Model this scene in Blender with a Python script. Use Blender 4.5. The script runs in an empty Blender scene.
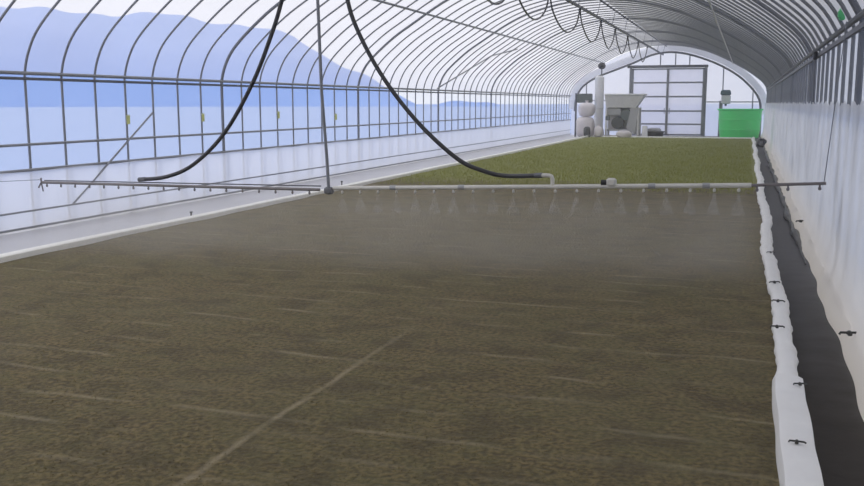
import bpy, math, random
import numpy as np
from mathutils import Vector, Matrix
random.seed(7); rng = np.random.default_rng(7)
S = bpy.context.scene; COL = S.collection

# ------------------------------------------------------------------ materials
def newmat(name):
    m = bpy.data.materials.new(name); m.use_nodes = True
    nt = m.node_tree; nt.nodes.clear()
    out = nt.nodes.new('ShaderNodeOutputMaterial')
    return m, nt, out
def N(nt, t, **kw):
    n = nt.nodes.new(t)
    for k, v in kw.items():
        if k in n.inputs: n.inputs[k].default_value = v
        else: setattr(n, k, v)
    return n
def L(nt, a, b): nt.links.new(a, b)
def c4(c): return (c[0], c[1], c[2], 1)
def solid(name, col, rough=.6, metal=0., var=.12, scale=9., col2=None, bump=0.):
    m, nt, out = newmat(name)
    b = N(nt, 'ShaderNodeBsdfPrincipled'); b.inputs['Roughness'].default_value = rough; b.inputs['Metallic'].default_value = metal
    tc = N(nt, 'ShaderNodeTexCoord'); no = N(nt, 'ShaderNodeTexNoise'); no.inputs['Scale'].default_value = scale; no.inputs['Detail'].default_value = 4
    L(nt, tc.outputs['Object'], no.inputs['Vector'])
    mx = N(nt, 'ShaderNodeMix', data_type='RGBA')
    mx.inputs[6].default_value = c4(col); mx.inputs[7].default_value = c4(col2 or [x*(1-2*var) for x in col])
    L(nt, no.outputs['Fac'], mx.inputs[0]); L(nt, mx.outputs[2], b.inputs['Base Color'])
    if bump:
        bp = N(nt, 'ShaderNodeBump'); bp.inputs['Strength'].default_value = bump; bp.inputs['Distance'].default_value = .02
        L(nt, no.outputs['Fac'], bp.inputs['Height']); L(nt, bp.outputs[0], b.inputs['Normal'])
    L(nt, b.outputs[0], out.inputs[0]); return m
def film(name, clear, tint, refl, trans, dirt=.15, scale=(1.2, .35, 1.2), clearcol=(1, 1, 1)):
    """thin plastic film: part see-through, part light-scattering, with streaky dirt"""
    m, nt, out = newmat(name)
    tc = N(nt, 'ShaderNodeTexCoord'); mp = N(nt, 'ShaderNodeMapping'); mp.inputs['Scale'].default_value = scale
    no = N(nt, 'ShaderNodeTexNoise'); no.inputs['Scale'].default_value = 1.6; no.inputs['Detail'].default_value = 5
    L(nt, tc.outputs['Object'], mp.inputs[0]); L(nt, mp.outputs[0], no.inputs['Vector'])
    mx = N(nt, 'ShaderNodeMix', data_type='RGBA'); mx.inputs[6].default_value = c4(tint)
    mx.inputs[7].default_value = c4([x*(1-dirt*2) for x in tint]); L(nt, no.outputs['Fac'], mx.inputs[0])
    tr = N(nt, 'ShaderNodeBsdfTransparent'); tr.inputs[0].default_value = c4(clearcol)
    tl = N(nt, 'ShaderNodeBsdfTranslucent'); df = N(nt, 'ShaderNodeBsdfDiffuse')
    L(nt, mx.outputs[2], tl.inputs[0]); L(nt, mx.outputs[2], df.inputs[0])
    m1 = N(nt, 'ShaderNodeMixShader'); m1.inputs[0].default_value = trans/(trans+refl)
    L(nt, df.outputs[0], m1.inputs[1]); L(nt, tl.outputs[0], m1.inputs[2])
    m2 = N(nt, 'ShaderNodeMixShader'); m2.inputs[0].default_value = clear
    L(nt, m1.outputs[0], m2.inputs[1]); L(nt, tr.outputs[0], m2.inputs[2])
    L(nt, m2.outputs[0], out.inputs[0]); return m

M = {}
M['film_left'] = film('clear_film', .60, (.80, .86, 1.0), .3, .7, .06)
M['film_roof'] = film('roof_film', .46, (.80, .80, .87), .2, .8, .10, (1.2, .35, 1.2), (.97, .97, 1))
M['film_roof_shaded'] = film('shaded_roof_film', .06, (.68, .68, .71), .45, .55, .16, (1.5, .5, 1.5))  # greyer right roof film: the slope's weaker light is put into its colour
M['film_right'] = film('right_film', .08, (.85, .86, .88), .3, .65, .15)
M['film_end'] = film('end_film', .32, (.97, .95, 1.0), .2, .8, .05)
M['arch_film'] = film('arch_film', .04, (.97, .97, .98), .35, .65, .06)
M['skirt_left'] = film('left_skirt', .24, (.99, .975, .99), .3, .7, .03)
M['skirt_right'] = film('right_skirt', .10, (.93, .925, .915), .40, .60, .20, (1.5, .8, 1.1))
def lit_beige_foot(m):  # beige foot of the skirt, with the light falling on it painted in
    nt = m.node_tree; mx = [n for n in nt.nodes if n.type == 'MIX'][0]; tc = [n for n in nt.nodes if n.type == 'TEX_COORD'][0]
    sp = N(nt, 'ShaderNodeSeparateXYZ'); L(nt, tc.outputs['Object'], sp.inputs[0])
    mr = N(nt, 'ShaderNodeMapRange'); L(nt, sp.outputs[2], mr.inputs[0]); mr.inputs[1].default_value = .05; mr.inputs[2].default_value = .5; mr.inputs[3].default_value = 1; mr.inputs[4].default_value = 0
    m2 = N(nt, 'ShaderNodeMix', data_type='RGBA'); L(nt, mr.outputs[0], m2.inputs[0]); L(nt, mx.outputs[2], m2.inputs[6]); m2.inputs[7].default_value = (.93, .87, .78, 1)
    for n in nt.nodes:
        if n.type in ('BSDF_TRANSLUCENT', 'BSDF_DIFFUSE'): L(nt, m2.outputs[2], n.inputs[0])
lit_beige_foot(M['skirt_right'])
M['galv'] = solid('galvanised_pipe', (.26, .27, .29), .45, .35)
M['galv_dark'] = solid('dark_pipe', (.13, .135, .15), .5, .3)
M['galv_heavy'] = solid('heavy_pipe', (.20, .21, .235), .45, .35)
M['pvc'] = solid('white_pvc', (.72, .70, .64), .45)
M['boom_grey'] = solid('boom_grey', (.20, .18, .18), .5)
M['rubber'] = solid('black_rubber', (.018, .018, .02), .45)
M['hose'] = solid('dark_hose', (.030, .030, .034), .38)
M['black'] = solid('black_plastic', (.015, .015, .017), .4, bump=.4)
M['white_sheet'] = solid('white_sheet', (.88, .87, .85), .45, var=.10, scale=6, bump=.5)
M['border_left'] = solid('left_board', (.92, .91, .85), .5, var=.05)
M['ground_sheet'] = solid('grey_sheet', (.56, .55, .57), .35, var=.12, scale=1.5, bump=.1)
def path_material():
    m, nt, out = newmat('wet_path'); b = N(nt, 'ShaderNodeBsdfPrincipled'); b.inputs['Roughness'].default_value = .7; b.inputs['Specular IOR Level'].default_value = .18
    tc = N(nt, 'ShaderNodeTexCoord'); sp = N(nt, 'ShaderNodeSeparateXYZ'); L(nt, tc.outputs['Object'], sp.inputs[0])
    no = N(nt, 'ShaderNodeTexNoise'); no.inputs['Scale'].default_value = 4; no.inputs['Detail'].default_value = 5; L(nt, tc.outputs['Object'], no.inputs['Vector'])
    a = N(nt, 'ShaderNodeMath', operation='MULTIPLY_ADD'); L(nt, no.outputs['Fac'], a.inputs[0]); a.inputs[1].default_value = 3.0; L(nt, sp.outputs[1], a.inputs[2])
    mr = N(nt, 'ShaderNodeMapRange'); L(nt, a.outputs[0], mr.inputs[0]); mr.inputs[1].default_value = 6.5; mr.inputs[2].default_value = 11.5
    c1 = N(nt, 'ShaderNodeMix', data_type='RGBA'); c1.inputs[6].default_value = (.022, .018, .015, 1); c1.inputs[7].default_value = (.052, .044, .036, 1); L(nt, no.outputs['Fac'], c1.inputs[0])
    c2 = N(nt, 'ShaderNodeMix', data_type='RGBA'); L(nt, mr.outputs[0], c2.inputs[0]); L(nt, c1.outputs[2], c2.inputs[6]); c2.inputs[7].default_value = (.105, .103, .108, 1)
    L(nt, c2.outputs[2], b.inputs['Base Color'])
    bp = N(nt, 'ShaderNodeBump'); bp.inputs['Strength'].default_value = .5; bp.inputs['Distance'].default_value = .02; L(nt, no.outputs['Fac'], bp.inputs['Height']); L(nt, bp.outputs[0], b.inputs['Normal'])
    L(nt, b.outputs[0], out.inputs[0]); return m
M['path'] = path_material()
M['floor'] = solid('earth', (.20, .18, .16), .8, scale=3, bump=.3)
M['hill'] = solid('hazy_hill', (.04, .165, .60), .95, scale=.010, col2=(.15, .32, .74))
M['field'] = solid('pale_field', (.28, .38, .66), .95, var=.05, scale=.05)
M['white_paint'] = solid('white_paint', (.78, .78, .78), .5)
M['machine_grey'] = solid('machine_grey', (.40, .40, .41), .5)
M['machine_light'] = solid('machine_light', (.62, .61, .60), .5)
M['machine_dark'] = solid('machine_dark', (.045, .05, .045), .6)
M['sack'] = solid('woven_sack', (.70, .65, .66), .75, var=.10, scale=8, bump=.4)
M['green'] = solid('green_plastic', (.07, .80, .19), .35, var=.06)
M['green2'] = solid('pale_green_plastic', (.12, .66, .24), .45)
M['teal'] = solid('teal_grey', (.05, .11, .13), .45)
M['yellow'] = solid('yellow_tag', (.66, .70, .25), .6)
M['box_grey'] = solid('box_grey', (.10, .12, .11), .5)
M['clip'] = solid('dark_clip', (.05, .05, .045), .5, .4)
M['water'] = solid('water', (.04, .2, .08), .05)

def bed_material():
    m, nt, out = newmat('seed_bed_soil')
    b = N(nt, 'ShaderNodeBsdfPrincipled'); b.inputs['Roughness'].default_value = .9
    tc = N(nt, 'ShaderNodeTexCoord'); sep = N(nt, 'ShaderNodeSeparateXYZ'); L(nt, tc.outputs['Object'], sep.inputs[0])
    def noise(sc, det, vec=None):
        n = N(nt, 'ShaderNodeTexNoise'); n.inputs['Scale'].default_value = sc; n.inputs['Detail'].default_value = det
        L(nt, vec or tc.outputs['Object'], n.inputs['Vector']); return n
    def math_(op, a, bb=None, clamp=False):
        n = N(nt, 'ShaderNodeMath', operation=op, use_clamp=clamp)
        for i, v in enumerate((a, bb)):
            if v is None: continue
            if isinstance(v, (int, float)): n.inputs[i].default_value = v
            else: L(nt, v, n.inputs[i])
        return n.outputs[0]
    def mixc(f, a, bb):
        n = N(nt, 'ShaderNodeMix', data_type='RGBA')
        for i, v in ((0, f), (6, a), (7, bb)):
            if isinstance(v, tuple): n.inputs[i].default_value = c4(v)
            elif isinstance(v, (int, float)): n.inputs[i].default_value = v
            else: L(nt, v, n.inputs[i])
        return n.outputs[2]
    def ramp(v, lo, hi):
        n = N(nt, 'ShaderNodeMapRange', clamp=True); L(nt, v, n.inputs[0])
        n.inputs[1].default_value = lo; n.inputs[2].default_value = hi; return n.outputs[0]
    fine = noise(34, 7); mid = noise(7, 5); big = noise(.9, 4)
    mp = N(nt, 'ShaderNodeMapping'); mp.inputs['Scale'].default_value = (.9, 6, 1); L(nt, tc.outputs['Object'], mp.inputs[0])
    strk = noise(1.4, 5, mp.outputs[0])
    soil = mixc(ramp(fine.outputs['Fac'], .36, .64), (.072, .054, .022), (.190, .142, .056))
    soil = mixc(math_('MULTIPLY', ramp(mid.outputs['Fac'], .42, .68), .45), soil, (.098, .090, .030))
    soil = mixc(math_('MULTIPLY', ramp(big.outputs['Fac'], .40, .65), .30), soil, (.118, .108, .040))
    soil = mixc(math_('MULTIPLY', ramp(strk.outputs['Fac'], .55, .72), .35), soil, (.190, .155, .085))
    soil = mixc(math_('MULTIPLY', ramp(noise(3.3, 6).outputs['Fac'], .48, .66), .50), soil, (.052, .040, .017))
    # tray seams: one long joint and many faint cross joints, broken up by noise
    dx = math_('ABSOLUTE', math_('ADD', math_('ADD', sep.outputs[0], 2.08), math_('MULTIPLY', math_('SUBTRACT', mid.outputs['Fac'], .5), .05)))
    lx = math_('MULTIPLY', math_('SUBTRACT', 1, ramp(sep.outputs[1], 4.6, 6.2)), math_('MULTIPLY', math_('SUBTRACT', 1, ramp(dx, .006, .028)), ramp(noise(1.6, 4).outputs['Fac'], .34, .56)))
    wy = math_('ADD', sep.outputs[1], math_('MULTIPLY', math_('SUBTRACT', noise(1.5, 3).outputs['Fac'], .5), .10))
    fr = math_('FRACT', math_('DIVIDE', wy, .36))
    dy = math_('ABSOLUTE', math_('SUBTRACT', fr, .5))
    ly = math_('MULTIPLY', math_('SUBTRACT', 1, ramp(dy, .01, .09)), ramp(noise(1.7, 4).outputs['Fac'], .48, .66))
    seam = math_('ADD', math_('MULTIPLY', lx, .50), math_('MULTIPLY', ly, .46), True)
    soil = mixc(seam, soil, (.36, .30, .19))
    green = mixc(ramp(mid.outputs['Fac'], .35, .65), (.190, .200, .048), (.235, .240, .072))
    gf = ramp(math_('ADD', sep.outputs[1], math_('MULTIPLY', math_('SUBTRACT', big.outputs['Fac'], .5), 2.0)), 16.6, 18.2)
    L(nt, mixc(gf, soil, green), b.inputs['Base Color'])
    bp = N(nt, 'ShaderNodeBump'); bp.inputs['Strength'].default_value = 1.0; bp.inputs['Distance'].default_value = .03
    L(nt, fine.outputs['Fac'], bp.inputs['Height']); L(nt, bp.outputs[0], b.inputs['Normal'])
    L(nt, b.outputs[0], out.inputs[0]); return m
M['bed'] = bed_material()
def leaf_mat(name, c1, c2):
    m, nt, out = newmat(name)
    g = N(nt, 'ShaderNodeNewGeometry'); mx = N(nt, 'ShaderNodeMix', data_type='RGBA')
    mx.inputs[6].default_value = c4(c1); mx.inputs[7].default_value = c4(c2); L(nt, g.outputs['Random Per Island'], mx.inputs[0])
    d = N(nt, 'ShaderNodeBsdfDiffuse'); t = N(nt, 'ShaderNodeBsdfTranslucent'); s = N(nt, 'ShaderNodeMixShader'); s.inputs[0].default_value = .3
    L(nt, mx.outputs[2], d.inputs[0]); L(nt, mx.outputs[2], t.inputs[0]); L(nt, d.outputs[0], s.inputs[1]); L(nt, t.outputs[0], s.inputs[2])
    L(nt, s.outputs[0], out.inputs[0]); return m
M['blade'] = leaf_mat('rice_shoots', (.230, .245, .055), (.310, .315, .100))
M['crumb'] = leaf_mat('soil_crumbs', (.080, .062, .026), (.170, .138, .060))
def spray_mat():
    m, nt, out = newmat('spray_droplets')
    tr = N(nt, 'ShaderNodeBsdfTransparent'); d = N(nt, 'ShaderNodeBsdfDiffuse'); t = N(nt, 'ShaderNodeBsdfTranslucent')
    d.inputs[0].default_value = t.inputs[0].default_value = (.9, .9, .9, 1)
    a = N(nt, 'ShaderNodeMixShader'); a.inputs[0].default_value = .5; L(nt, d.outputs[0], a.inputs[1]); L(nt, t.outputs[0], a.inputs[2])
    tc = N(nt, 'ShaderNodeTexCoord'); no = N(nt, 'ShaderNodeTexNoise'); no.inputs['Scale'].default_value = 18
    L(nt, tc.outputs['Object'], no.inputs['Vector'])
    mr = N(nt, 'ShaderNodeMapRange'); L(nt, no.outputs['Fac'], mr.inputs[0]); mr.inputs[1].default_value = .35; mr.inputs[2].default_value = .7
    mr.inputs[3].default_value = .01; mr.inputs[4].default_value = .11
    x = N(nt, 'ShaderNodeMixShader'); L(nt, mr.outputs[0], x.inputs[0]); L(nt, tr.outputs[0], x.inputs[1]); L(nt, a.outputs[0], x.inputs[2])
    L(nt, x.outputs[0], out.inputs[0]); return m
M['spray'] = spray_mat()
def mist_mat():
    m, nt, out = newmat('water_mist')
    v = N(nt, 'ShaderNodeVolumePrincipled'); v.inputs['Color'].default_value = (.93, .91, .87, 1); v.inputs['Anisotropy'].default_value = .1
    tc = N(nt, 'ShaderNodeTexCoord'); sep = N(nt, 'ShaderNodeSeparateXYZ'); L(nt, tc.outputs['Object'], sep.inputs[0])
    no = N(nt, 'ShaderNodeTexNoise'); no.inputs['Scale'].default_value = 1.3; no.inputs['Detail'].default_value = 3
    mp = N(nt, 'ShaderNodeMapping'); mp.inputs['Scale'].default_value = (.8, 1.6, 1.6); L(nt, tc.outputs['Object'], mp.inputs[0]); L(nt, mp.outputs[0], no.inputs['Vector'])
    def rng_(sock, a, b, c, d):
        n = N(nt, 'ShaderNodeMapRange', clamp=True); L(nt, sock, n.inputs[0])
        for i, q in enumerate((a, b, c, d)): n.inputs[1+i].default_value = q
        n.interpolation_type = 'SMOOTHSTEP'; return n.outputs[0]
    def mul(a, b):
        n = N(nt, 'ShaderNodeMath', operation='MULTIPLY')
        for i, q in enumerate((a, b)):
            if isinstance(q, float): n.inputs[i].default_value = q
            else: L(nt, q, n.inputs[i])
        return n.outputs[0]
    ab = N(nt, 'ShaderNodeMath', operation='ABSOLUTE'); L(nt, sep.outputs[1], ab.inputs[0])
    ax = N(nt, 'ShaderNodeMath', operation='ABSOLUTE'); L(nt, sep.outputs[0], ax.inputs[0])
    d = rng_(no.outputs['Fac'], .32, .68, .35, 1.0)
    d = mul(d, rng_(ab.outputs[0], .1, 1.35, 1., 0.))
    d = mul(d, rng_(ax.outputs[0], 3.2, 3.75, 1., 0.))
    d = mul(d, rng_(sep.outputs[2], .50, .80, 1., 0.))
    L(nt, mul(d, .21), v.inputs['Density']); L(nt, v.outputs[0], out.inputs['Volume']); return m
M['mist'] = mist_mat()

# ------------------------------------------------------------------ mesh helpers
class MB:
    def __init__(s): s.v = []; s.f = []
    def add(s, vs, fs):
        o = len(s.v); s.v += [tuple(p) for p in vs]; s.f += [tuple(i+o for i in f) for f in fs]; return s
    def box(s, c, d, rz=0., taper=1., bev=.0):
        x, y, z = [q/2 for q in d]; b = min(bev, x*.9, y*.9, z*.9)
        ca, sa = math.cos(rz), math.sin(rz)
        def ring(hx, hy, hz, bb):
            pts = [(hx-bb, -hy), (hx, -hy+bb), (hx, hy-bb), (hx-bb, hy), (-hx+bb, hy), (-hx, hy-bb), (-hx, -hy+bb), (-hx+bb, -hy)] if bb > 0 else [(hx, -hy), (hx, hy), (-hx, hy), (-hx, -hy)]
            return [(c[0]+px*ca-py*sa, c[1]+px*sa+py*ca, c[2]+hz) for px, py in pts]
        if b > 0: rs = [ring(x-b, y-b, -z, b*.6), ring(x, y, -z+b, b), ring(x*taper, y*taper, z-b, b), ring((x-b)*taper, (y-b)*taper, z, b*.6)]
        else: rs = [ring(x, y, -z, 0), ring(x*taper, y*taper, z, 0)]
        return s.loft(rs)
    def loft(s, rs, caps=True):
        n = len(rs[0]); vs = [p for r in rs for p in r]; fs = []
        for i in range(len(rs)-1):
            for j in range(n):
                a, b = i*n+j, i*n+(j+1) % n; fs.append((a, b, b+n, a+n))
        if caps: fs.append(tuple(range(n))[::-1]); fs.append(tuple(range((len(rs)-1)*n, len(rs)*n)))
        return s.add(vs, fs)
    def tube(s, path, r, n=8, caps=True):
        P = [Vector(p) for p in path]; rs = []; prev = None
        for i, p in enumerate(P):
            t = (P[min(i+1, len(P)-1)]-P[max(i-1, 0)]).normalized()
            if prev is None:
                a = Vector((0, 0, 1)) if abs(t.z) < .9 else Vector((0, 1, 0))
                u = t.cross(a).normalized()
            else: u = (prev - t*prev.dot(t)).normalized()
            prev = u; w = t.cross(u); rr = r[i] if isinstance(r, (list, tuple)) else r
            rs.append([p+(u*math.cos(k*2*math.pi/n)+w*math.sin(k*2*math.pi/n))*rr for k in range(n)])
        return s.loft(rs, caps)
    def lathe(s, c, prof, n=28):
        rs = [[(c[0]+r*math.cos(k*2*math.pi/n), c[1]+r*math.sin(k*2*math.pi/n), c[2]+z) for k in range(n)] for r, z in prof]
        return s.loft(rs)
    def grid(s, fn, nu, nv):
        vs = [fn(i/nu, j/nv) for i in range(nu+1) for j in range(nv+1)]
        fs = [(i*(nv+1)+j, (i+1)*(nv+1)+j, (i+1)*(nv+1)+j+1, i*(nv+1)+j+1) for i in range(nu) for j in range(nv)]
        return s.add(vs, fs)
    def build(s, name, mat, parent=None, smooth=True, base=None):
        me = bpy.data.meshes.new(name); vs = s.v
        off = Vector(base) if base else Vector((0, 0, 0))
        if base: vs = [(p[0]-off.x, p[1]-off.y, p[2]-off.z) for p in vs]
        me.from_pydata(vs, [], s.f); me.materials.append(mat); me.update()
        import bmesh
        bm = bmesh.new(); bm.from_mesh(me); bmesh.ops.recalc_face_normals(bm, faces=bm.faces); bm.to_mesh(me); bm.free()
        if smooth:
            me.polygons.foreach_set('use_smooth', [True]*len(me.polygons))
            try: me.set_sharp_from_angle(angle=math.radians(40))
            except Exception: pass
        o = bpy.data.objects.new(name, me); COL.objects.link(o); o.location = off
        if parent is not None:
            o.parent = parent; o.location = off - parent.location
        return o
def spline(pts, n=8):
    P = [Vector(p) for p in pts]; out = []
    for i in range(len(P)-1):
        p0, p1, p2, p3 = P[max(i-1, 0)], P[i], P[i+1], P[min(i+2, len(P)-1)]
        for k in range(n):
            t = k/n
            out.append(.5*((2*p1)+(p2-p0)*t+(2*p0-5*p1+4*p2-p3)*t*t+(3*p1-p0-3*p2+p3)*t**3))
    out.append(P[-1]); return out
def tag(o, label=None, cat=None, group=None, kind=None):
    if label: o['label'] = label
    if cat: o['category'] = cat
    if group: o['group'] = group
    if kind: o['kind'] = kind
    return o
def empty(name, loc, label, cat, group=None):
    o = bpy.data.objects.new(name, None); COL.objects.link(o); o.location = loc; o.empty_display_size = .1
    return tag(o, label, cat, group)
def copy_tree(o, loc):
    c = o.copy(); COL.objects.link(c); c.location = loc
    for ch in list(o.children):
        d = ch.copy(); COL.objects.link(d); d.parent = c
        for g in list(ch.children):
            e = g.copy(); COL.objects.link(e); e.parent = d
    return c
ORD = ['first', 'second', 'third', 'fourth', 'fifth', 'sixth', 'seventh', 'eighth', 'ninth', 'tenth', 'eleventh', 'twelfth', 'thirteenth',
       'fourteenth', 'fifteenth', 'sixteenth', 'seventeenth', 'eighteenth', 'nineteenth', 'twentieth', 'twenty-first', 'twenty-second',
       'twenty-third', 'twenty-fourth', 'twenty-fifth', 'twenty-sixth', 'twenty-seventh', 'twenty-eighth', 'twenty-ninth', 'thirtieth', 'thirty-first']

# ------------------------------------------------------------------ dimensions (metres)
Y0, Y1 = -3.0, 46.0           # house length
ZF = -.06                     # floor level; bed surface is z = 0
LS = (-8.30, 1.84); RS = (.80, 2.12); RIDGE = -3.78
ROOF_L = [LS, (-8.24, 2.06), (-8.10, 2.32), (-7.85, 2.58), (-7.42, 2.93), (-7.0, 3.2), (-6.3, 3.63), (-5.6, 3.93), (-4.7, 4.14), (RIDGE, 4.2)]
ROOF_R = [(RIDGE, 4.2), (-2.9, 4.12), (-2.0, 3.9), (-1.3, 3.62), (-.6, 3.26), (-.05, 2.93), (.38, 2.62), (.64, 2.38), RS]
def prof3(ps, y, off=0.):
    cx, cz = -3.78, 1.6; o = []
    for x, z in ps:
        d = Vector((x-cx, z-cz)); d = d*(1+off/d.length); o.append((cx+d.x, y, cz+d.y))
    return o
PL = spline(prof3(ROOF_L, 0), 4); PR = spline(prof3(ROOF_R, 0), 4)
def outward(P, off):
    o = []
    for i, p in enumerate(P):
        t = (P[min(i+1, len(P)-1)]-P[max(i-1, 0)]).normalized(); n = Vector((-t.z, 0, t.x)); o.append(p+n*off)
    return o

# ------------------------------------------------------------------ setting
def struct(o): o['kind'] = 'structure'; return o
def quad(name, pts, mat, **k):
    return struct(MB().add(pts, [(0, 1, 2, 3)]).build(name, mat, smooth=False, **k))
quad('floor', [(-8.6, Y0, ZF), (1.1, Y0, ZF), (1.1, Y1, ZF), (-8.6, Y1, ZF)], M['floor'])
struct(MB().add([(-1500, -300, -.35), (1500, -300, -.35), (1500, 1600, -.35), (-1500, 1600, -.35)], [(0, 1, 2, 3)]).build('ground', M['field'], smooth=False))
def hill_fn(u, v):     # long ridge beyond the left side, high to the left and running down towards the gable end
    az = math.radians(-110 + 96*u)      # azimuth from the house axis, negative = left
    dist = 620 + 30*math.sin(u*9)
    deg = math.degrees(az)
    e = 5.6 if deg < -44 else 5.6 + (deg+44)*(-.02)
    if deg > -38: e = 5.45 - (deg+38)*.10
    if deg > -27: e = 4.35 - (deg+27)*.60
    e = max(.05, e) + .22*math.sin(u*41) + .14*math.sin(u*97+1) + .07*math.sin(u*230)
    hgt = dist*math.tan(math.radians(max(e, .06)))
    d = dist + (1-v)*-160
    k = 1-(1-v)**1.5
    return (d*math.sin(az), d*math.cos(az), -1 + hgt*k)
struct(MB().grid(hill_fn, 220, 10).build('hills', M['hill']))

def sheet(P, mat, name, ny=1):
    n = len(P)-1
    return struct(MB().grid(lambda u, v: (P[round(u*n)][0], Y0+(Y1-Y0)*v, P[round(u*n)][2]), n, ny).build(name, mat))
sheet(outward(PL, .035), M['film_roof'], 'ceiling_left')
sheet(outward(PR, .035), M['film_roof_shaded'], 'ceiling_right')
quad('wall_left', [(-8.335, Y0, -.3), (-8.335, Y1, -.3), (-8.335, Y1, 1.84), (-8.335, Y0, 1.84)], M['film_left'])
quad('wall_right', [(.835, Y0, 1.38), (.835, Y1, 1.38), (.835, Y1, 2.12), (.835, Y0, 2.12)], M['film_right'])
def gable(y, name, mat):
    P = [(-8.3, y, -.3)] + [(p.x, y, p.z) for p in PL] + [(p.x, y, p.z) for p in PR[1:]] + [(.8, y, -.3)]
    return struct(MB().add(P, [tuple(range(len(P)))]).build(name, mat, smooth=False))
gable(Y1, 'wall_back', M['film_end']); gable(Y0, 'unseen_front_shade_wall', M['floor'])  # front gable, out of view, made opaque and dark to dim the near bed

# gable end framing: white film-wrapped arch, grey inner pipe, header, door posts
GA = [(-8.12, 1.2), (-8.06, 1.85), (-7.75, 2.40), (-7.12, 2.82), (-6.2, 3.18), (-5.3, 3.52), (-4.5, 3.86), (-3.75, 3.98), (-3.0, 3.93), (-2.2, 3.72), (-1.3, 3.36), (-.45, 2.86), (.18, 2.28), (.52, 1.78), (.62, 1.2), (.63, -.05)]
gp = spline([(x, 45.86, z) for x, z in GA], 5)
def band(P, w0, w1, y0, y1):
    o = []; n = len(P)
    for i, p in enumerate(P):
        t = (P[min(i+1, n-1)]-P[max(i-1, 0)]).normalized(); nn = Vector((-t.z, 0, t.x))
        a, b = p+nn*w0, p+nn*w1
        o.append([(a.x, y0, a.z), (b.x, y0, b.z), (b.x, y1, b.z), (a.x, y1, a.z)])
    return MB().loft(o)
struct(band(gp[:-4], -.02, .26, 45.72, 45.94).build('trim_1', M['arch_film']))
struct(MB().tube([(p.x + (-.05 if p.x > -3.7 else .05), 45.68, p.z-.10) for p in gp], .05, 8).build('trim_2', M['galv_dark']))
struct(MB().box((-3.72, 45.8, 3.22), (3.75, .10, .13), 0, 1, .02).build('trim_3', M['galv_dark']))
for i, x in enumerate((-5.42, -1.93)):
    struct(MB().box((x, 45.8, 1.56), (.11, .10, 3.24), 0, 1, .02).build('trim_%d' % (4+i), M['galv']))
for i, (x, z0, z1) in enumerate(((-4.05, 3.28, 3.9), (-3.35, 3.28, 3.9), (-2.7, 3.28, 3.78), (-1.15, -.06, 3.2), (.2, -.06, 2.2), (-7.55, -.06, 2.5))):
    struct(MB().tube([(x, 45.85, z0), (x, 45.85, z1)], .028, 8).build('trim_%d' % (6+i), M['galv']))
struct(MB().tube([(-8.2, 45.88, 1.62), (-5.45, 45.88, 1.62)], .028, 8).build('trim_12', M['galv']))
struct(MB().tube([(-1.9, 45.88, 1.55), (.6, 45.88, 1.55)], .025, 8).build('trim_13', M['galv']))
def door(n, x0, x1, y):
    mb = MB(); w = .07
    mb.box(((x0+x1)/2, y, .0), (x1-x0, .05, w)).box(((x0+x1)/2, y, 3.1), (x1-x0, .05, w))
    for x in (x0+w/2, x1-w/2): mb.box((x, y, 1.55), (w*1.5, .05, 3.16))
    for z in (.50, 1.12, 1.80, 2.46): mb.box(((x0+x1)/2, y, z), (x1-x0, .045, .075))
    d = struct(mb.build('door_%d' % n, M['galv'], smooth=False))
    MB().add([(x0, y+.03, 0), (x1, y+.03, 0), (x1, y+.03, 3.1), (x0, y+.03, 3.1)], [(0, 1, 2, 3)]).build('door_sheet', M['film_end'], d, smooth=False)
    hx = x1-.16 if n == 1 else x0+.16
    MB().tube([(hx, y-.02, 1.0), (hx, y-.09, 1.0), (hx, y-.09, 1.25), (hx, y-.02, 1.25)], .015, 6).build('door_handle', M['galv_dark'], d)
door(1, -5.36, -3.62, 45.78); door(2, -3.70, -1.98, 45.68)

# dark trodden path along the right side and pale sheet on the left
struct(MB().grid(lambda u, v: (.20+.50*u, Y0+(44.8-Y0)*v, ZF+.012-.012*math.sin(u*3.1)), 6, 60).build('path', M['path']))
gs = MB().grid(lambda u, v: (-8.26+1.58*u, Y0+.2+(Y1-.4-Y0-.2)*v, -.045+.008*math.sin(v*170+u*3)*u*(1-u)*4+.004*math.sin(v*61)), 6, 240).build('ground_sheet', M['ground_sheet'])
tag(gs, 'pale grey plastic ground sheet covering the aisle beside the left wall', 'ground sheet')

# ------------------------------------------------------------------ hoops
HP0 = 9.12; SP = .635
prof = [Vector((LS[0], 0, ZF)), Vector((LS[0], 0, 1.0))] + PL + PR[1:] + [Vector((RS[0], 0, 1.0)), Vector((RS[0], 0, ZF))]
def hoop_mesh(r): return MB().tube(prof, r, 6)
thin = hoop_mesh(.0165).build('greenhouse_hoop', M['galv']); thick = hoop_mesh(.027).build('greenhouse_hoop', M['galv_heavy'])
ks = list(range(-3, 58)); used = {'thin': False, 'thick': False}; hcount = 0
for i, k in enumerate(ks):
    big = (k % 9 == 7)
    key, src = ('thick', thick) if big else ('thin', thin)
    if used[key]:
        o = src.copy(); COL.objects.link(o)
    else: o = src; used[key] = True
    o.location = (0, HP0+SP*k, 0)
    j = len(ks)-1-i
    where = '%s from the camera end' % ORD[i] if i < 31 else '%s from the far gable' % ORD[j]
    tag(o, ('thick' if big else 'slim') + ' grey steel pipe hoop arching over the house, ' + where, 'hoop', 'pipe hoops of the greenhouse')

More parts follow.
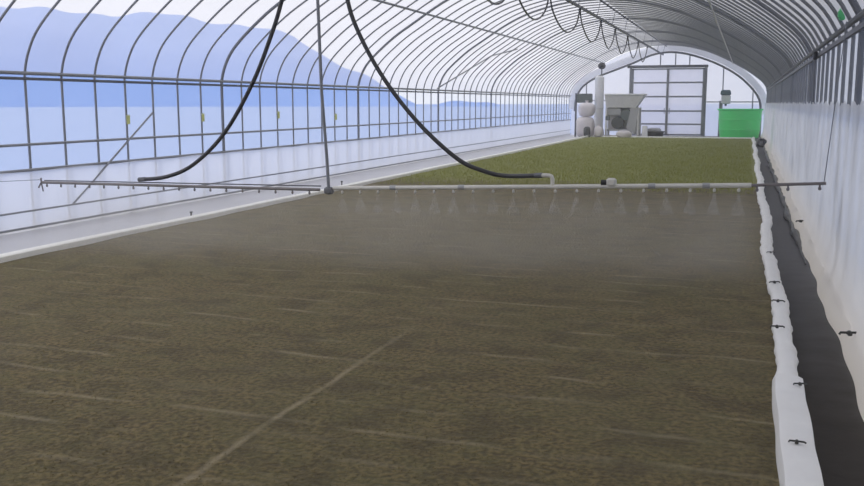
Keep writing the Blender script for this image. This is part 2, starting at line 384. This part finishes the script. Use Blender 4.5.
# long pipes
def pipe(name, x, z, r, mat, label, y0=5.5, y1=45.6, sides=8, cat='pipe', group=None):
    o = MB().tube([(x, y0, z), (x, (y0+y1)/2, z), (x, y1, z)], r, sides).build(name, mat, base=(x, y0, z)); return tag(o, label, cat, group)
o = empty('purlin_pipe', (-8.26, 5.5, 1.80), 'grey double purlin along the left wall at shoulder height', 'pipe')
MB().tube([(-8.262, 5.5, 1.855), (-8.262, 45.6, 1.855)], .022, 8).build('pipe', M['galv'], o)
MB().box((-8.27, 25.5, 1.79), (.03, 40, .035), 0, 1, .008).build('film_channel', M['galv_dark'], o)
o = empty('purlin_pipe', (.76, 5.5, 2.10), 'dark grey double purlin along the right wall at shoulder height', 'pipe')
MB().tube([(.765, 5.5, 2.145), (.765, 45.6, 2.145)], .026, 8).build('pipe', M['galv_dark'], o)
MB().box((.77, 25.5, 2.06), (.03, 40, .055), 0, 1, .008).build('film_channel', M['galv_dark'], o)
pipe('wall_rail', -8.265, 1.0, .017, M['galv'], 'grey rail along the left wall midway between purlin and white skirt')
pipe('wall_rail', -8.265, .69, .019, M['galv'], 'grey rail along the top edge of the left white skirt')
pipe('wall_rail', -8.215, .20, .012, M['galv'], 'thin grey rail low on the left white skirt')
pipe('wall_rail', -8.215, .0, .014, M['galv'], 'thin grey rail at the foot of the left wall')
pipe('roof_purlin', -6.65, 3.395, .024, M['galv'], 'grey purlin under the left slope of the roof')
pipe('roof_purlin', -.75, 3.31, .020, M['machine_light'], 'pale purlin under the grey right slope of the roof')
pipe('ridge_pipe', -3.78, 4.155, .026, M['galv_dark'], 'dark pipe running along the ridge')
# ridge rail that carries the boom
rail = empty('boom_rail', (-3.9, 5.5, 3.78), 'dark rail hung below the ridge carrying the watering boom', 'rail')
MB().box((-3.9, 25.5, 3.76), (.05, 40, .07), 0, 1, .01).build('rail_bar', M['galv_dark'], rail)
for k in range(0, 40, 3):
    MB().tube([(-3.9, 7.85+k*.96, 3.79), (-3.83, 7.85+k*.96, 4.15)], .008, 6).build('hanger', M['galv_dark'], rail)
# diagonal braces
tag(MB().tube([(-8.235, 9.75, .2), (-8.235, 11.55, 1.36)], .014, 6).build('wall_brace', M['galv']), 'thin diagonal brace pipe on the left wall beside the boom end', 'brace')
tag(MB().tube([(-8.2, 24.6, 1.9), (-7.35, 27.2, 2.9), (-6.9, 28.6, 3.16)], .018, 6).build('roof_brace', M['galv']), 'slanting brace pipe far down the left roof above the purlin', 'brace')

# ------------------------------------------------------------------ skirts
lsk = MB().grid(lambda u, v: (-8.235+.012*math.sin(v*311)*u-.0, 4+(45.5-4)*v, -.04+.72*u+.008*math.sin(v*190)*u), 6, 260).build('plastic_skirt', M['skirt_left'])
tag(lsk, 'low white plastic skirt along the foot of the left wall', 'plastic skirt')
def rsk(u, v):     # hangs from 1.5 m, loose folds, kicked out at the foot
    y = 3.0+42.6*v; ragged = .018*math.sin(v*420)+.012*math.sin(v*1130+1)
    prof_ = [(.63, -.03), (.655, .03), (.695, .10), (.722, .22), (.735, .36), (.738, .6), (.742, .9), (.748, 1.2), (.752, 1.5)]
    t = u*(len(prof_)-1); i = min(int(t), len(prof_)-2); f = t-i
    x = prof_[i][0]*(1-f)+prof_[i+1][0]*f; z = prof_[i][1]*(1-f)+prof_[i+1][1]*f
    fold = .010*math.sin(y*5.2+z*3)*math.sin(y*1.7) + .007*math.sin(y*13+2*math.sin(z*4))
    s = min(1, max(0, (z-.15)/.3))*(1 if z < 1.3 else .5)
    foot = .012*math.sin(y*2.3)+.008*math.sin(y*6.1) if u < .25 else 0
    return (x+fold*s-.006+foot, y, z+(ragged if u > .99 else 0))
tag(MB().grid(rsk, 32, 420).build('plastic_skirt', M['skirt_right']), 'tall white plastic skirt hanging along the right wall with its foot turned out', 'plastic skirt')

# ------------------------------------------------------------------ bed
bed = empty('seedling_bed', (-3.2, 3, 0), 'long brown and green seedling bed filling the middle of the greenhouse', 'seedling bed')
BX0, BX1, BY0, BY1 = -6.66, .25, .4, 41.6
def bedf(u, v):
    x = BX0+(BX1-BX0)*u; y = BY0+(BY1-BY0)*v
    return (x, y, -.004+.006*math.sin(x*3.1+y*.7)*math.sin(y*1.9)+.003*math.sin(x*11+y*5))
mb = MB().grid(bedf, 60, 240)
b_ = mb.build('soil', M['bed'], bed)
MB().box(((BX0+BX1)/2, (BY0+BY1)/2, -.037), (BX1-BX0, BY1-BY0, .04)).build('bed_base', M['floor'], bed)
def blades(name, n, yfun, hmin, hmax, w, mat, label, cat, lean=.35):
    x = rng.uniform(BX0+.05, BX1-.09, n); y = yfun(n); a = rng.uniform(0, math.tau, n); h = rng.uniform(hmin, hmax, n)
    la = rng.uniform(0, math.tau, n); ll = rng.uniform(0, lean, n)*h
    v = np.empty((n, 3, 3)); cx, sx = np.cos(a)*w/2, np.sin(a)*w/2; z0 = np.full(n, -.004)
    v[:, 0] = np.stack([x-cx, y-sx, z0], 1); v[:, 1] = np.stack([x+cx, y+sx, z0], 1); v[:, 2] = np.stack([x+np.cos(la)*ll, y+np.sin(la)*ll, h], 1)
    me = bpy.data.meshes.new(name); me.vertices.add(n*3); me.vertices.foreach_set('co', v.ravel())
    me.loops.add(n*3); me.loops.foreach_set('vertex_index', np.arange(n*3, dtype=np.int32))
    me.polygons.add(n); me.polygons.foreach_set('loop_start', np.arange(0, n*3, 3, dtype=np.int32))
    me.update(calc_edges=True); me.validate(); me.materials.append(mat)
    o = bpy.data.objects.new(name, me); COL.objects.link(o)
    return tag(o, label, cat, kind='stuff')
blades('rice_seedlings', 90000, lambda n: 16.0+25.4*rng.beta(1.15, 1.5, n), .012, .045, .010, M['blade'], 'short green rice seedlings covering the bed beyond the watering boom', 'seedlings')
blades('soil_crumbs', 40000, lambda n: 2.2+8.5*rng.beta(1.0, 1.3, n), .0, .002, .007, M['crumb'], 'fine brown soil crumbs and first shoots on the near bed', 'soil', 3.0)

# bed borders
def roll_path(x0, y0, y1, amp, n):
    return [(x0+amp*math.sin(y0*.8+(y1-y0)*i/n*1.1)+amp*.6*math.sin(i*.93), y0+(y1-y0)*i/n, .045) for i in range(n+1)]
lb = MB(); n = 90; rs = []
for i in range(n+1):
    y = 1.0+40.7*i/n; x = -6.72+.012*math.sin(i*.7)
    rs.append([(x-.06, y, -.045), (x-.055, y, .045), (x-.04, y, .06), (x+.03, y, .06), (x+.05, y, .045), (x+.055, y, -.02)])
tag(lb.loft(rs).build('bed_border', M['border_left']), 'straight cream-white edging strip along the left side of the bed', 'edging')
tag(MB().box((-3.25, 41.68, .0), (6.95, .09, .09), 0, 1, .02).build('bed_border', M['border_left']), 'white edging strip across the far end of the bed', 'edging')
rs = []; n = 330
for i in range(n+1):
    y = 5.0+36.7*i/n
    x = .275+.018*math.sin(y*1.05+.6)+.006*math.sin(y*3.7)+(.01 if y > 12 else 0)
    r = .052+.004*math.sin(y*9.1)+.005*math.sin(y*23)
    rs.append([(x+r*1.12*math.cos(a)*(1+.05*math.sin(3*a+y*7)), y, .022+r*.92*math.sin(a)*(1+.05*math.sin(2*a+y*11))) for a in [k*math.tau/14 for k in range(14)]])
tag(MB().loft(rs).build('bed_border', M['white_sheet']), 'wavy rolled white plastic sheet edging the right side of the bed', 'edging')
rs = []
for i in range(31):
    y = 1.5+3.55*i/30; x = .268+.003*math.sin(i*1.1)
    rs.append([(x-.078, y, -.05), (x-.078, y, .045), (x-.066, y, .075), (x-.03, y, .088), (x+.045, y, .082), (x+.072, y, .068), (x+.080, y, .03), (x+.080, y, -.05)])
tag(MB().loft(rs).build('bed_border', M['white_sheet']), 'straight white box edging at the near right corner of the bed', 'edging')

# clips and pegs
def clip(name, loc, rz, label, cat, s=1., mat='clip', group=None):
    t = empty(name, loc, label, cat, group); t.rotation_euler = (0, 0, rz)
    a = MB().tube([(-.045*s, 0, .0), (-.04*s, 0, .010*s), (.04*s, 0, .012*s), (.05*s, .012*s, .002)], .006*s, 6).build('wire', M[mat], t)
    a.location = (0, 0, 0)
    c = MB().box((0, 0, .008*s), (.022*s, .034*s, .022*s), 0, .8, .004*s).build('jaw', M[mat], t); c.location = (0, 0, 0)
    return t
zr = .078
G = 'dark clips on the white edging'
clip('edging_clip', (.275, 9.3, zr), .1, 'dark clip on the white roll, farthest along the edging', 'clip', .8, group=G)
clip('edging_clip', (.270, 7.72, zr), .3, 'dark clip on the white roll, second from the far one', 'clip', .9, group=G)
clip('edging_clip', (.275, 6.98, zr), -.2, 'dark clip on the white roll, third from the far one', 'clip', .9, group=G)
clip('edging_clip', (.245, 6.15, zr), .05, 'long dark clip on the white roll nearest the box edging', 'clip', .9, group=G)
clip('edging_clip', (.318, 4.86, .088), .2, 'greenish clip on the box edging just past its far end', 'clip', .7, 'machine_dark', group=G)
clip('edging_clip', (.262, 3.98, .092), -.1, 'dark clip on the white box edging nearest the camera', 'clip', .7, group=G)
clip('sheet_clip', (.66, 11.7, .10), .5, 'dark clip on the turned-out foot of the right skirt, farther of two', 'clip', 1.3)
clip('sheet_clip', (.655, 6.0, .10), .15, 'dark clip on the turned-out foot of the right skirt, nearer of two', 'clip', 1.3)
def peg(loc, label):
    t = empty('ground_peg', loc, label, 'peg', 'pegs in the left ground sheet')
    MB().tube([(0, 0, -.0), (0, 0, .075)], .012, 8).build('shaft', M['machine_dark'], t).location = (0, 0, 0)
    MB().lathe((0, 0, .07), [(.012, 0), (.024, .003), (.024, .014), (.008, .02)], 10).build('peg_head', M['machine_dark'], t).location = (0, 0, 0)
peg((-7.10, 10.72, -.045), 'small dark peg in the left ground sheet, nearer the camera')
peg((-7.2, 15.9, -.045), 'small dark peg in the left ground sheet beyond the boom')

# black strip at the foot of the right skirt and crumpled sheet at its far end
rs = []
for i in range(161):
    y = 9.4+25.0*i/160; x = .598+.008*math.sin(y*1.3)+.006*math.sin(y*4.1); r = (.034+.013*math.sin(y*2.9)+.008*math.sin(y*7.7))*min(1, .15+i/14)
    rs.append([(x+r*math.cos(a), y, -.03+r*1.0*math.sin(a)) for a in [k*math.tau/8 for k in range(8)]])
tag(MB().loft(rs).build('plastic_strip', M['black']), 'rumpled black plastic strip lying along the foot of the right skirt', 'plastic strip')
def lump(c, d, seed, nu=18, nv=12, k=.18):
    rr = random.Random(seed); ph = [rr.uniform(0, 6) for _ in range(6)]; rs = []
    for j in range(nv+1):
        th = -math.pi/2+math.pi*j/nv; ring = []
        for i in range(nu):
            a = math.tau*i/nu
            s = 1+k*(.5*math.sin(3*a+ph[0]+2*th)+.35*math.sin(5*a+ph[1]-3*th)+.3*math.sin(4*th+ph[2]))
            sg = lambda q, p: math.copysign(abs(q)**p, q)
            ring.append((c[0]+d[0]/2*sg(math.cos(th), .6)*sg(math.cos(a), .75)*s, c[1]+d[1]/2*sg(math.cos(th), .6)*sg(math.sin(a), .75)*s, c[2]+d[2]/2*(1+sg(math.sin(th), .7))))
        rs.append(ring)
    return rs
tag(MB().loft(lump((.53, 35.4, -.055), (.26, 1.3, .30), 3, k=.75)).build('plastic_bag', M['black']), 'crumpled black plastic bag on the path at the far right corner', 'bag')

# ------------------------------------------------------------------ watering boom
boom = empty('watering_boom', (-3.91, 8.3, .65), 'overhead watering boom with white and grey pipe arms spanning the bed', 'watering boom')
BL = boom.location.copy()
pL0, pL1 = Vector((-4.0, 8.3, .645)), Vector((-7.42, 8.3, .625))
pR0, pR1, pR2 = Vector((-3.85, 8.3, .665)), Vector((.06, 8.06, .825)), Vector((.625, 8.0, .862))
MB().tube([pL0, pL1], .015, 8).build('left_arm', M['boom_grey'], boom)
MB().tube([pL0+Vector((0, .03, .035)), pL1+Vector((.02, .03, .02))], .007, 6).build('wire_stay', M['galv_dark'], boom)
MB().tube([pR0, (pR0+pR1)/2, pR1], .021, 10).build('right_arm', M['pvc'], boom)['label'] = 'white right arm pipe'
MB().tube([pR1, pR2], .013, 8).build('arm_extension', M['boom_grey'], boom)['label'] = 'dark grey end of the right arm'
MB().tube([(-3.99, 8.3, 3.5), (-3.985, 8.3, 2.5), (-3.96, 8.3, 1.6), (-3.915, 8.3, .95), (-3.90, 8.3, .60)], .016, 10).build('mast', M['galv'], boom)
MB().box((-3.90, 8.3, .64), (.09, .07, .07), 0, 1, .015).build('centre_bracket', M['galv_dark'], boom)
MB().box((-3.95, 8.3, 3.63), (.16, .42, .24), 0, 1, .03).build('trolley', M['machine_grey'], boom)
for dy in (-.13, .13):
    MB().tube([(-3.98, 8.3+dy, 3.78), (-3.86, 8.3+dy, 3.78)], .04, 12).build('wheel', M['rubber'], boom)
MB().tube([pL1+Vector((0, 0, .05)), pL1, pL1+Vector((-.04, 0, -.06))], .010, 6).build('end_fork', M['boom_grey'], boom)
MB().tube([pL1, pL1+Vector((.02, .0, -.10))], .008, 6).build('end_fork', M['boom_grey'], boom)
for j in range(18): 
    p = pL0+(pL1-pL0)*((j+.6)/18)
    MB().lathe((p.x, p.y, p.z-.05), [(.004, 0), (.011, .006), (.012, .02), (.008, .026), (.008, .045)], 8).build('nozzle', M['boom_grey'], boom)
noz = []
for j in range(20):
    p = pR0+(pR1-pR0)*((j+.5)/20); noz.append(p)
    MB().lathe((p.x, p.y, p.z-.055), [(.004, 0), (.012, .006), (.013, .022), (.008, .028), (.008, .045)], 8).build('nozzle', M['pvc'], boom)
for f in (.08, .5, .92):
    p = pR1+(pR2-pR1)*f; noz.append(p)
    MB().lathe((p.x, p.y, p.z-.055), [(.004, 0), (.012, .006), (.013, .022), (.008, .028), (.008, .045)], 8).build('nozzle', M['boom_grey'], boom)
for x in (-3.2, -2.5, -.75, -.3):       # pipe couplings
    f = (x-pR0.x)/(pR1.x-pR0.x); p = pR0+(pR1-pR0)*f
    MB().tube([p-Vector((.03, 0, .001)), p+Vector((.03, 0, .001))], .025, 10).build('coupling', M['machine_grey'], boom)
f = (-1.63-pR0.x)/(pR1.x-pR0.x); pe = pR0+(pR1-pR0)*f
MB().tube([pe, pe+Vector((0, 0, .07)), pe+Vector((-.008, 0, .092)), pe+Vector((-.03, 0, .10)), pe+Vector((-.10, 0, .10))], .019, 10).build('elbow', M['pvc'], boom)
f = (-1.12-pR0.x)/(pR1.x-pR0.x); pv = pR0+(pR1-pR0)*f
vb = MB().box(pv+Vector((.02, 0, .035)), (.085, .07, .075), 0, 1, .015).build('valve', M['pvc'], boom)
vk = MB().tube([pv+Vector((-.07, 0, .032)), pv+Vector((-.02, 0, .032))], .026, 10).build('valve_knob', M['rubber']); vk.parent = vb; vk.location = vk.location-(vb.location+boom.location)
# feed hoses
hA = spline([(-4.02, 8.3, 3.45), (-4.22, 8.3, 3.0), (-4.37, 8.3, 2.5), (-4.49, 8.3, 2.18), (-4.72, 8.3, 1.70), (-5.06, 8.3, 1.2), (-5.44, 8.3, .87), (-5.78, 8.3, .73), (-6.13, 8.3, .69)], 6)
hB = spline([(-3.88, 8.3, 3.45), (-3.78, 8.3, 3.0), (-3.67, 8.3, 2.47), (-3.58, 8.3, 2.21), (-3.39, 8.3, 1.86), (-3.15, 8.3, 1.53), (-2.87, 8.3, 1.23), (-2.55, 8.3, .97), (-2.32, 8.3, .875), (-2.1, 8.3, .832), (pe.x-.09, pe.y, pe.z+.10)], 6)
for p, lab in ((hA, 'dark hose looping from the trolley down to the left boom arm'), (hB, 'dark hose looping from the trolley down to the white boom arm')):
    h = empty('feed_hose', p[0], lab, 'hose')
    MB().tube(p, .021, 10).build('hose_tube', M['hose'], h)
    e = p[-1]; d = (p[-1]-p[-2]).normalized()
    MB().tube([e-d*.08, e], .025, 10).build('hose_clamp', M['galv_dark'], h)
# guide wires
tag(MB().tube([(-8.24, 8.35, .60), pL1+Vector((0, 0, .03))], .004, 6).build('guide_wire', M['galv']), 'thin wire from the left boom tip to the wall', 'wire')
tag(MB().tube([(.70, 8.02, 2.13), (.61, 8.0, .876)], .004, 6).build('guide_wire', M['galv']), 'thin wire hanging to the right boom tip', 'wire')

# water spray and mist
mb = MB()
for p in noz[:20]:
    top = Vector((p.x, p.y, p.z-.055)); n = 9; rs = []
    for r, dz in ((.005, 0), (.022, -.05), (.045, -.11), (.075, -.19)):
        rs.append([(top.x+r*.8*math.cos(k*math.tau/n), top.y+r*math.sin(k*math.tau/n), top.z+dz) for k in range(n)])
    mb.loft(rs, False)
tag(mb.build('water_spray', M['spray']), 'fine white spray fans falling from the nozzles of the white arm', 'water spray', kind='stuff')
mi = MB().box((0, 0, .40), (7.6, 2.7, .80)).build('water_mist', M['mist'], smooth=False); mi.location = (-3.3, 7.95, .012); mi.rotation_euler = (0, 0, .10)
tag(mi, 'pale drifting water mist over the bed under the boom', 'mist', kind='stuff')

def haze_mat():
    m, nt, out = newmat('air_haze'); v = N(nt, 'ShaderNodeVolumeScatter'); v.inputs['Color'].default_value = (.96, .96, 1, 1)
    v.inputs['Density'].default_value = .0036; v.inputs['Anisotropy'].default_value = .2; L(nt, v.outputs[0], out.inputs['Volume']); return m
hzp = [(-8.22, .25), (-8.22, 1.8)] + [(q.x, q.z) for q in outward(PL, -.06)[2:]] + [(q.x, q.z) for q in outward(PR, -.06)[1:-2]] + [(.72, 2.05), (.60, .25)]
hz = MB().loft([[(x, 2.3, z) for x, z in hzp], [(x, 45.6, z) for x, z in hzp]]).build('haze', haze_mat(), smooth=False)
tag(hz, 'thin pale haze filling the air of the greenhouse', 'haze', kind='stuff')

# festooned supply hose under the ridge rail
pts = []
ys = [13.2, 15.9, 19.0, 22.6, 26.0, 28.9, 32.0, 35.2, 38.4]
for a, b in zip(ys[:-1], ys[1:]):
    for t in (0, .12, .3, .5, .7, .88): pts.append((-3.93+.05*math.sin(t*6.3), a+(b-a)*(.5-.5*math.cos(t*math.pi))*1.0, 3.69-.62*math.sin(math.pi*t)**.8))
pts.append((-3.93, ys[-1], 3.69))
fh = empty('supply_hose', (-3.93, 13.2, 3.69), 'black supply hose hanging in loops below the ridge rail', 'hose')
MB().tube(spline(pts, 3), .018, 6).build('hose_tube', M['hose'], fh)
for y in ys: MB().box((-3.93, y, 3.70), (.06, .06, .07), 0, 1, .012).build('hose_carrier', M['rubber'], fh)

# tags on the left posts, green clip and cord on the right
wy = [11.04, 12.94, 15.42, 17.96]
for y, z, nm in zip(wy, (1.27, 1.27, 1.28, 1.21), ('first from the camera', 'second from the camera', 'third from the camera', 'farthest, behind the boom mast')):
    k = round((y-HP0)/SP); yy = HP0+SP*k
    t = empty('yellow_tag', (-8.27, yy, z), 'yellow tag on a left wall post, ' + nm, 'tag', 'yellow tags on the left posts')
    w = .075 if 'mast' not in nm else .10
    MB().box((0, 0, 0), (.008, w, .13), 0, 1, .003).build('card', M['yellow'], t).location = (0, 0, 0)
    MB().tube([(-.022, -.02, .05), (.006, -.02, .055), (.006, .02, .055), (-.022, .02, .05)], .004, 6).build('tie', M['white_paint'], t).location = (0, 0, 0)
gc = empty('film_clip', (.745, 9.0, 2.27), 'green clip above the right purlin', 'clip')
MB().lathe((0, 0, -.05), [(.02, 0), (.026, .01), (.026, .09), (.02, .10)], 10).build('clip_body', M['green2'], gc).location = (0, 0, 0)
MB().box((-.02, 0, .0), (.03, .05, .06), 0, 1, .006).build('clip_lip', M['green2'], gc).location = (0, 0, 0)
wc = empty('winding_rod', (.725, 11.9, 2.05), 'thin dark winding rod hanging from the right purlin to the skirt', 'rod')
MB().tube([(0, 0, 0), (-.005, -.1, -.25), (.0, -.12, -.54)], .010, 6).build('rod', M['galv_dark'], wc).location = (0, 0, 0)
MB().box((0, 0, 0), (.05, .08, .10), 0, 1, .012).build('gearbox', M['rubber'], wc).location = (0, 0, 0)

# ------------------------------------------------------------------ far end things
# green tub
T = (-.315, 44.2, ZF)
tub = empty('water_tub', T, 'large round bright green water tub in the far right corner', 'tub')
MB().lathe(T, [(.80, 0), (.84, .02), (.88, .35), (.90, .36), (.90, .40), (.885, .41), (.91, .80), (.93, .81), (.93, .85), (.915, .86), (.93, 1.22), (.99, 1.24), (.99, 1.30), (.90, 1.30), (.88, 1.0), (.84, .1), (.0, .08)], 40).build('tub_wall', M['green'], tub)
MB().lathe((T[0], T[1], T[2]+1.02), [(.0, 0), (.875, 0), (.875, .02), (.0, .021)], 36).build('water', M['water'], tub)
# pump on a post behind the tub
pu = empty('water_pump', (-1.22, 45.5, ZF), 'dark-topped teal and white pump on a post left of the green tub', 'pump')
MB().tube([(-1.22, 45.5, ZF), (-1.22, 45.5, 1.6)], .06, 10).build('post', M['galv'], pu)
MB().box((-1.0, 45.45, 1.98), (.48, .34, .24), 0, .9, .05).build('motor_cover', M['teal'], pu)
MB().box((-.98, 45.45, 1.66), (.42, .32, .40), 0, 1, .05).build('pump_body', M['white_paint'], pu)
MB().tube([(-.98, 45.45, 1.48), (-.98, 45.45, 1.36)], .05, 10).build('outlet_pipe', M['teal'], pu)
# hopper machine
hm = empty('soil_machine', (-5.2, 41.95, ZF), 'grey hopper machine with pale top rim standing beyond the bed', 'machine')
HX = -5.2; HY = 42.3
def hop():
    rs = [[(HX-.80, HY-.42, 1.30), (HX+.50, HY-.42, 1.30), (HX+.50, HY+.42, 1.30), (HX-.80, HY+.42, 1.30)],
          [(HX-.86, HY-.5, 1.84), (HX+.86, HY-.5, 1.84), (HX+.86, HY+.5, 1.84), (HX-.86, HY+.5, 1.84)]]
    return MB().loft(rs)
hop().build('hopper', M['machine_light'], hm, smooth=False)
MB().box((HX, HY-.5, 1.875), (1.76, .07, .07), 0, 1, .015).box((HX, HY+.5, 1.875), (1.76, .07, .07), 0, 1, .015).box((HX-.86, HY, 1.875), (.07, 1.0, .07), 0, 1, .015).box((HX+.86, HY, 1.875), (.07, 1.0, .07), 0, 1, .015).build('rim', M['white_paint'], hm)
MB().loft([[(HX+.12, HY-.43, .40), (HX+.50, HY-.43, .12), (HX+.56, HY-.38, .12), (HX+.2, HY-.38, .4)], [(HX+.30, HY-.46, 1.30), (HX+.62, HY-.46, 1.30), (HX+.66, HY-.40, 1.30), (HX+.34, HY-.40, 1.30)]]).build('side_chute', M['machine_grey'], hm, smooth=False)
for sx, sy in ((-.78, -.4), (-.78, .4), (.62, -.4), (.62, .4)):
    MB().box((HX+sx, HY+sy, .62), (.08, .08, 1.36)).build('leg', M['machine_light'], hm, smooth=False)
MB().box((HX-.1, HY, .30), (1.42, .7, .08), 0, 1, .01).build('deck', M['machine_grey'], hm)
MB().box((HX-.1, HY+.30, .82), (1.3, .06, 1.0), 0, 1, .01).build('back_panel', M['machine_light'], hm)
MB().tube([(HX-.30, HY-.30, .62), (HX-.30, HY+.20, .62)], .27, 18).build('drum', M['machine_dark'], hm)
MB().tube([(HX+.08, HY-.42, .98), (HX+.08, HY+.1, .98)], .24, 18).build('motor', M['box_grey'], hm)
MB().box((HX-.72, HY-.38, .84), (.2, .16, .22), 0, 1, .03).build('switch_box', M['box_grey'], hm)
MB().box((HX-.45, HY-.1, 1.12), (.65, .5, .34), 0, 1, .04).build('gear_case', M['machine_grey'], hm)
MB().loft(lump((HX+.05, HY-.6, ZF), (.62, .4, .36), 9)).build('soil_bag', M['sack'], None)
so = bpy.data.objects['soil_bag']; tag(so, 'small pale sack on the ground in front of the hopper machine', 'sack')
# white post and dark object right of it
tag(MB().box((-4.28, 42.0, .22), (.26, .22, .56), 0, .8, .03).build('white_stand', M['white_paint']), 'short white stand beside the right foot of the hopper machine', 'stand')
ba = empty('basin', (-3.92, 42.6, ZF), 'low dark rounded basin on the floor in front of the left door', 'basin')
MB().lathe((-3.92, 42.6, ZF), [(.30, 0), (.36, .03), (.42, .26), (.47, .27), (.47, .31), (.40, .31), (.34, .06), (.0, .05)], 28).build('basin_wall', M['machine_dark'], ba)
MB().loft(lump((-3.92, 42.6, .0), (.66, .66, .40), 5)).build('contents', M['machine_grey'], ba)
# white flue with black cap
fl = empty('flue_stack', (-6.53, 43.3, ZF), 'tall white upright duct topped by a small round black cap', 'duct')
MB().lathe((-6.53, 43.3, ZF), [(.28, 0), (.28, .06), (.21, .08), (.21, 1.3), (.225, 1.31), (.225, 1.37), (.21, 1.38), (.21, 2.72), (.12, 2.80), (.0, 2.8)], 24).build('duct_pipe', M['white_paint'], fl)
MB().tube([(-6.45, 43.3, 2.68), (-6.45, 43.3, 3.1)], .03, 8).build('rod', M['galv_dark'], fl)
MB().lathe((-6.45, 43.3, 3.03), [(.0, 0), (.10, .02), (.17, .09), (.18, .17), (.14, .26), (.06, .31), (0, .32)], 18).build('cap', M['black'], fl)
# control box on a post
cb = empty('control_box', (-7.6, 43.0, ZF), 'dark grey control box on a thin post at the far left corner', 'control box')
MB().tube([(-7.55, 43.0, ZF), (-7.55, 43.0, 1.95)], .045, 8).build('post', M['galv_dark'], cb)
bx = MB().box((-7.15, 42.98, 1.72), (.70, .24, .42), 0, 1, .03).build('box', M['box_grey'], cb)
# sacks
G = 'pale sacks left of the hopper machine'
sk = [((-6.95, 40.9+1.2, ZF), (.85, .8, .95), 'big pale full sack at the far left corner beyond the bed', 1),
      ((-6.9, 42.12, .885), (.74, .7, .62), 'pale sack lying on top of the big full sack', 2),
      ((-6.28, 41.75, ZF), (.42, .45, .52), 'smaller pale sack leaning at the foot of the white duct', 4)]
for c, d, lab, sd in sk:
    t = empty('filled_sack', c, lab, 'sack', G)
    MB().loft(lump(c, d, sd, 22, 16, .10)).build('bag', M['sack'], t)
    if sd != 1: MB().lathe((c[0], c[1], c[2]+d[2]*.97), [(.10, 0), (.05, .05), (.09, .13), (.0, .12)], 10).build('tied_neck', M['sack'], t)
tag(MB().loft(lump((-6.75, 41.45, ZF), (.30, .26, .52), 12)).build('canister', M['machine_dark']), 'dark upright canister in front of the big pale sack', 'canister')
# green drum seen dimly through the right skirt
gd = empty('drum', (1.35, 29.6, -.35), 'green drum standing outside behind the right wall film', 'drum')
MB().lathe((1.35, 29.6, -.35), [(.30, 0), (.34, .02), (.34, .55), (.36, .57), (.36, .61), (.34, .63), (.34, 1.1), (.36, 1.12), (.36, 1.16), (.34, 1.18), (.34, 1.6), (.3, 1.63), (0, 1.63)], 26).build('drum_body', M['green'], gd)


# ------------------------------------------------------------------ light, world, camera
w = bpy.data.worlds.new('sky'); S.world = w; w.use_nodes = True; nt = w.node_tree; nt.nodes.clear()
bg = nt.nodes.new('ShaderNodeBackground'); wo = nt.nodes.new('ShaderNodeOutputWorld')
bg.inputs[0].default_value = (.95, .955, .985, 1); bg.inputs[1].default_value = 1.12
nt.links.new(bg.outputs[0], wo.inputs[0])
sun = bpy.data.lights.new('overcast_sun', 'SUN'); sun.energy = 1.1; sun.angle = math.radians(60); sun.color = (1, .98, .95)
so = bpy.data.objects.new('overcast_sun', sun); COL.objects.link(so); so.rotation_euler = (math.radians(12), math.radians(-42), 0); so.location = (-30, 10, 30)

F = 920.0; p = math.atan(140/F); yaw = math.atan(316*math.cos(p)/F)
cam = bpy.data.cameras.new('camera'); cam.sensor_width = 36; cam.lens = F/864*36; cam.clip_end = 3000; cam.clip_start = .05
co = bpy.data.objects.new('camera', cam); COL.objects.link(co); co.location = (0, 0, 1.5); co.rotation_euler = (math.pi/2-p, 0, yaw)
S.camera = co
S.view_settings.view_transform = 'Standard'; S.view_settings.look = 'None'; S.view_settings.exposure = 0.0
S.cycles.use_denoising = True
S.cycles.max_bounces = 10; S.cycles.diffuse_bounces = 5; S.cycles.transmission_bounces = 8; S.cycles.transparent_max_bounces = 24; S.cycles.volume_bounces = 1
S.cycles.volume_step_rate = 2.0
